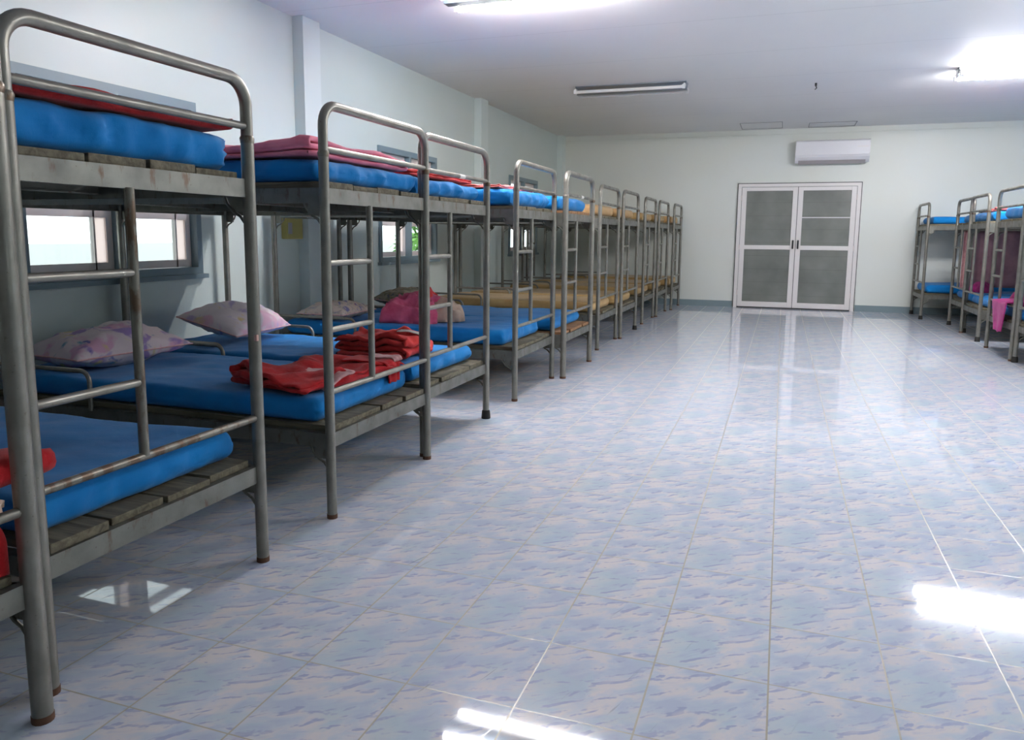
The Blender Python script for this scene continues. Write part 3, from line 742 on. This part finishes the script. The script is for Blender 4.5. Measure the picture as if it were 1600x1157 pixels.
def put_pillow(bed, deck, u, v, L, W, H, mat, label, rz=0, tilt=0, roll=0, dz=0, seed=1, piping='pale'):
    r = empty('pillow'); mm, edge = pillow(L, W, H, seed)
    mm.build('cushion', M[mat], r)
    t = MB(); t.tube(edge, .004, 6, False); t.build('piping', M[piping], r)
    place(r, bed, u, v, MT[(bed, deck)]+.004+dz, rz, tilt, roll); tag(r, label, 'pillow', 'pillows on the lower mattresses'); return r
put_pillow('L2', 'lower', 1.60, .42, .44, .68, .19, 'pillow_a', 'floral pillow with a blue flower, nearest of the left pillows', rz=-.10, seed=2.1)
put_pillow('L3', 'lower', 1.56, .45, .42, .64, .17, 'pillow_b', 'pale yellow and pink floral pillow propped up against the wall side', rz=.12, tilt=.26, dz=.06, seed=5.2)
put_pillow('L4', 'lower', 1.62, .30, .40, .56, .13, 'pillow_c', 'small-print floral pillow left of the rose pink heap', rz=.05, seed=8.3)
put_pillow('L5', 'lower', 1.60, .34, .40, .56, .16, 'pillow_d', 'dull brownish floral pillow directly behind the rose pink heap', rz=-.1, tilt=.1, dz=.02, seed=4.4)

# rose pink heap on L4
r = empty('crumpled_blanket'); place(r, 'L4', .93, .36, MT[('L4', 'lower')]+.002, .25)
tag(r, 'rose pink crumpled blanket heap on a lower blue mattress', 'blanket')
lump(.54, .44, .20, 3.3, 5, 1.1, .22).build('heap', M['rose'], r)
o = lump(.30, .26, .17, 9.1, 4, 1.0, .2).build('cream_lining', M['cream'], r); o.location = (.20, .04, .0)
o = lump(.24, .20, .26, 6.1, 4, 1.0, .2).build('red_fold', M['coral'], r); o.location = (.05, .04, .0)

# things on L0/L1 by the thick post
r = empty('folded_blanket'); place(r, 'L0', .250, .800, MT[('L0', 'lower')]+.066, .10)
tag(r, 'red folded blanket with a white flower on it, behind the thick post at left', 'blanket')
folded(.27, .47, 2, .036, 48, jit=.02, lump=.008, my=24).build('red_folds', M['red'], r)
m = MB()
for q in range(6):
    a = 2*PI*q/6; m.tube([(0, math.cos(a)*.003, math.sin(a)*.003), (.001, math.cos(a)*.018, math.sin(a)*.018), (0, math.cos(a)*.027, math.sin(a)*.027)], [.003, .0055, .002], 8)
fl = m.build('white_flower', M['tape'], r); fl.location = (.140, .075, .042)
o = folded(.27, .40, 2, .028, 44, my=20, lump=.005).build('folded_blanket', M['cream']); place(o, 'L0', .20, .66, MT[('L0', 'lower')]+.006, .05)
tag(o, 'cream pink folded blanket under the red one with the white flower', 'blanket')
o = sheet(lambda u, v: (.03+.05*math.sin(min(1, u*2)*PI/2)+.008*math.sin(v*14), -.15+.30*v, .106-.012*u-.13*max(0, u-.25)), 18, 20, .010).build('hanging_blanket', M['red'])
place(o, 'L0', .12, .70, LOW_TOP, 0); tag(o, 'red blanket hanging over the mattress end at the left edge', 'blanket')

# right row clothes
def heap(bed, deck, u, v, L, W, H, mat, label, seed, rz=0):
    o = lump(L, W, H, seed, 4, .5, .2).build('crumpled_cloth', M[mat]); place(o, bed, u, v, MT[(bed, deck)]+.002, rz); return tag(o, label, 'cloth', 'clothes on the right hand bunks')
heap('R1', 'lower', .25, .45, .26, .30, .14, 'magenta', 'small magenta cloth bundle on the lower bunk with the mauve curtain', 2.2)
heap('R2', 'lower', .75, .45, .60, .50, .17, 'magenta', 'dark magenta cloth heap set back on the lower mattress beside it', 4.7)
r = empty('draped_cloth'); place(r, 'R3', .10, .45, 0, 0); tag(r, 'magenta cloth hanging over the rail of a right hand lower bunk', 'cloth', 'clothes on the right hand bunks')
lump(.40, .78, .19, 8.4, 5, .9, .15).build('heap', M['magenta'], r).location = (-.20, -.02, MT[('R3', 'lower')]-.0+.003)
def Pm(u, v):
    w_ = .66*(1-.62*u); y = .12-w_/2+w_*v+.01*fbm(u*4, v*4, 2)
    if u < .3: x, z = -.05+.20*(u/.3), .56-.012*(u/.3)
    else: x, z = .15+.012*math.sin(v*11)*(u-.3), .548-(u-.3)/.7*.30
    return (x, y, z+.008*math.sin(v*8))
sheet(Pm, 26, 16, .008).build('hanging_corner', M['magenta'], r)
def Pn(u, v): return (-.06+.01*math.sin(v*10), -.08+.20*v*(1-.3*u)+.02, .285-.21*u)
# mauve net curtain inside R1
m = sheet(lambda u, v: (-.10-1.75*u, .0+.028*math.sin(u*46)+.02*fbm(u*9, v*2, 1)+.01*v, 1.27-.74*v), 120, 14, .004)
o = m.build('net_curtain', M['mauve']); side, X, Y, W = BEDS['R1'][:4]; o.location = (X, Y-.085, 0); o.rotation_euler = (0, 0, PI)
tag(o, 'mauve net curtain hanging under the upper deck of a right hand bunk', 'curtain')
m = sheet(lambda u, v: (.10*u-.05+.02*v*math.sin(u*5), .03*math.sin(u*9), -.78*v), 12, 16, .006)
o = m.build('hanging_cloth', M['pale']); o.location = (X+.11, Y-.16, 1.275)
tag(o, 'pale pink cloth strip hanging at the aisle edge of the mauve curtain', 'cloth')
# scrap of tape on the post of L1
m = MB(); m.box(.004, .023, -.018, -.006, 0, .022, .003); o = m.build('tape_scrap', M['pink_tape']); o.parent = [q for q in bpy.data.objects if q.name.startswith('bunk_bed')][1]; o.location = (0, .850, .80)
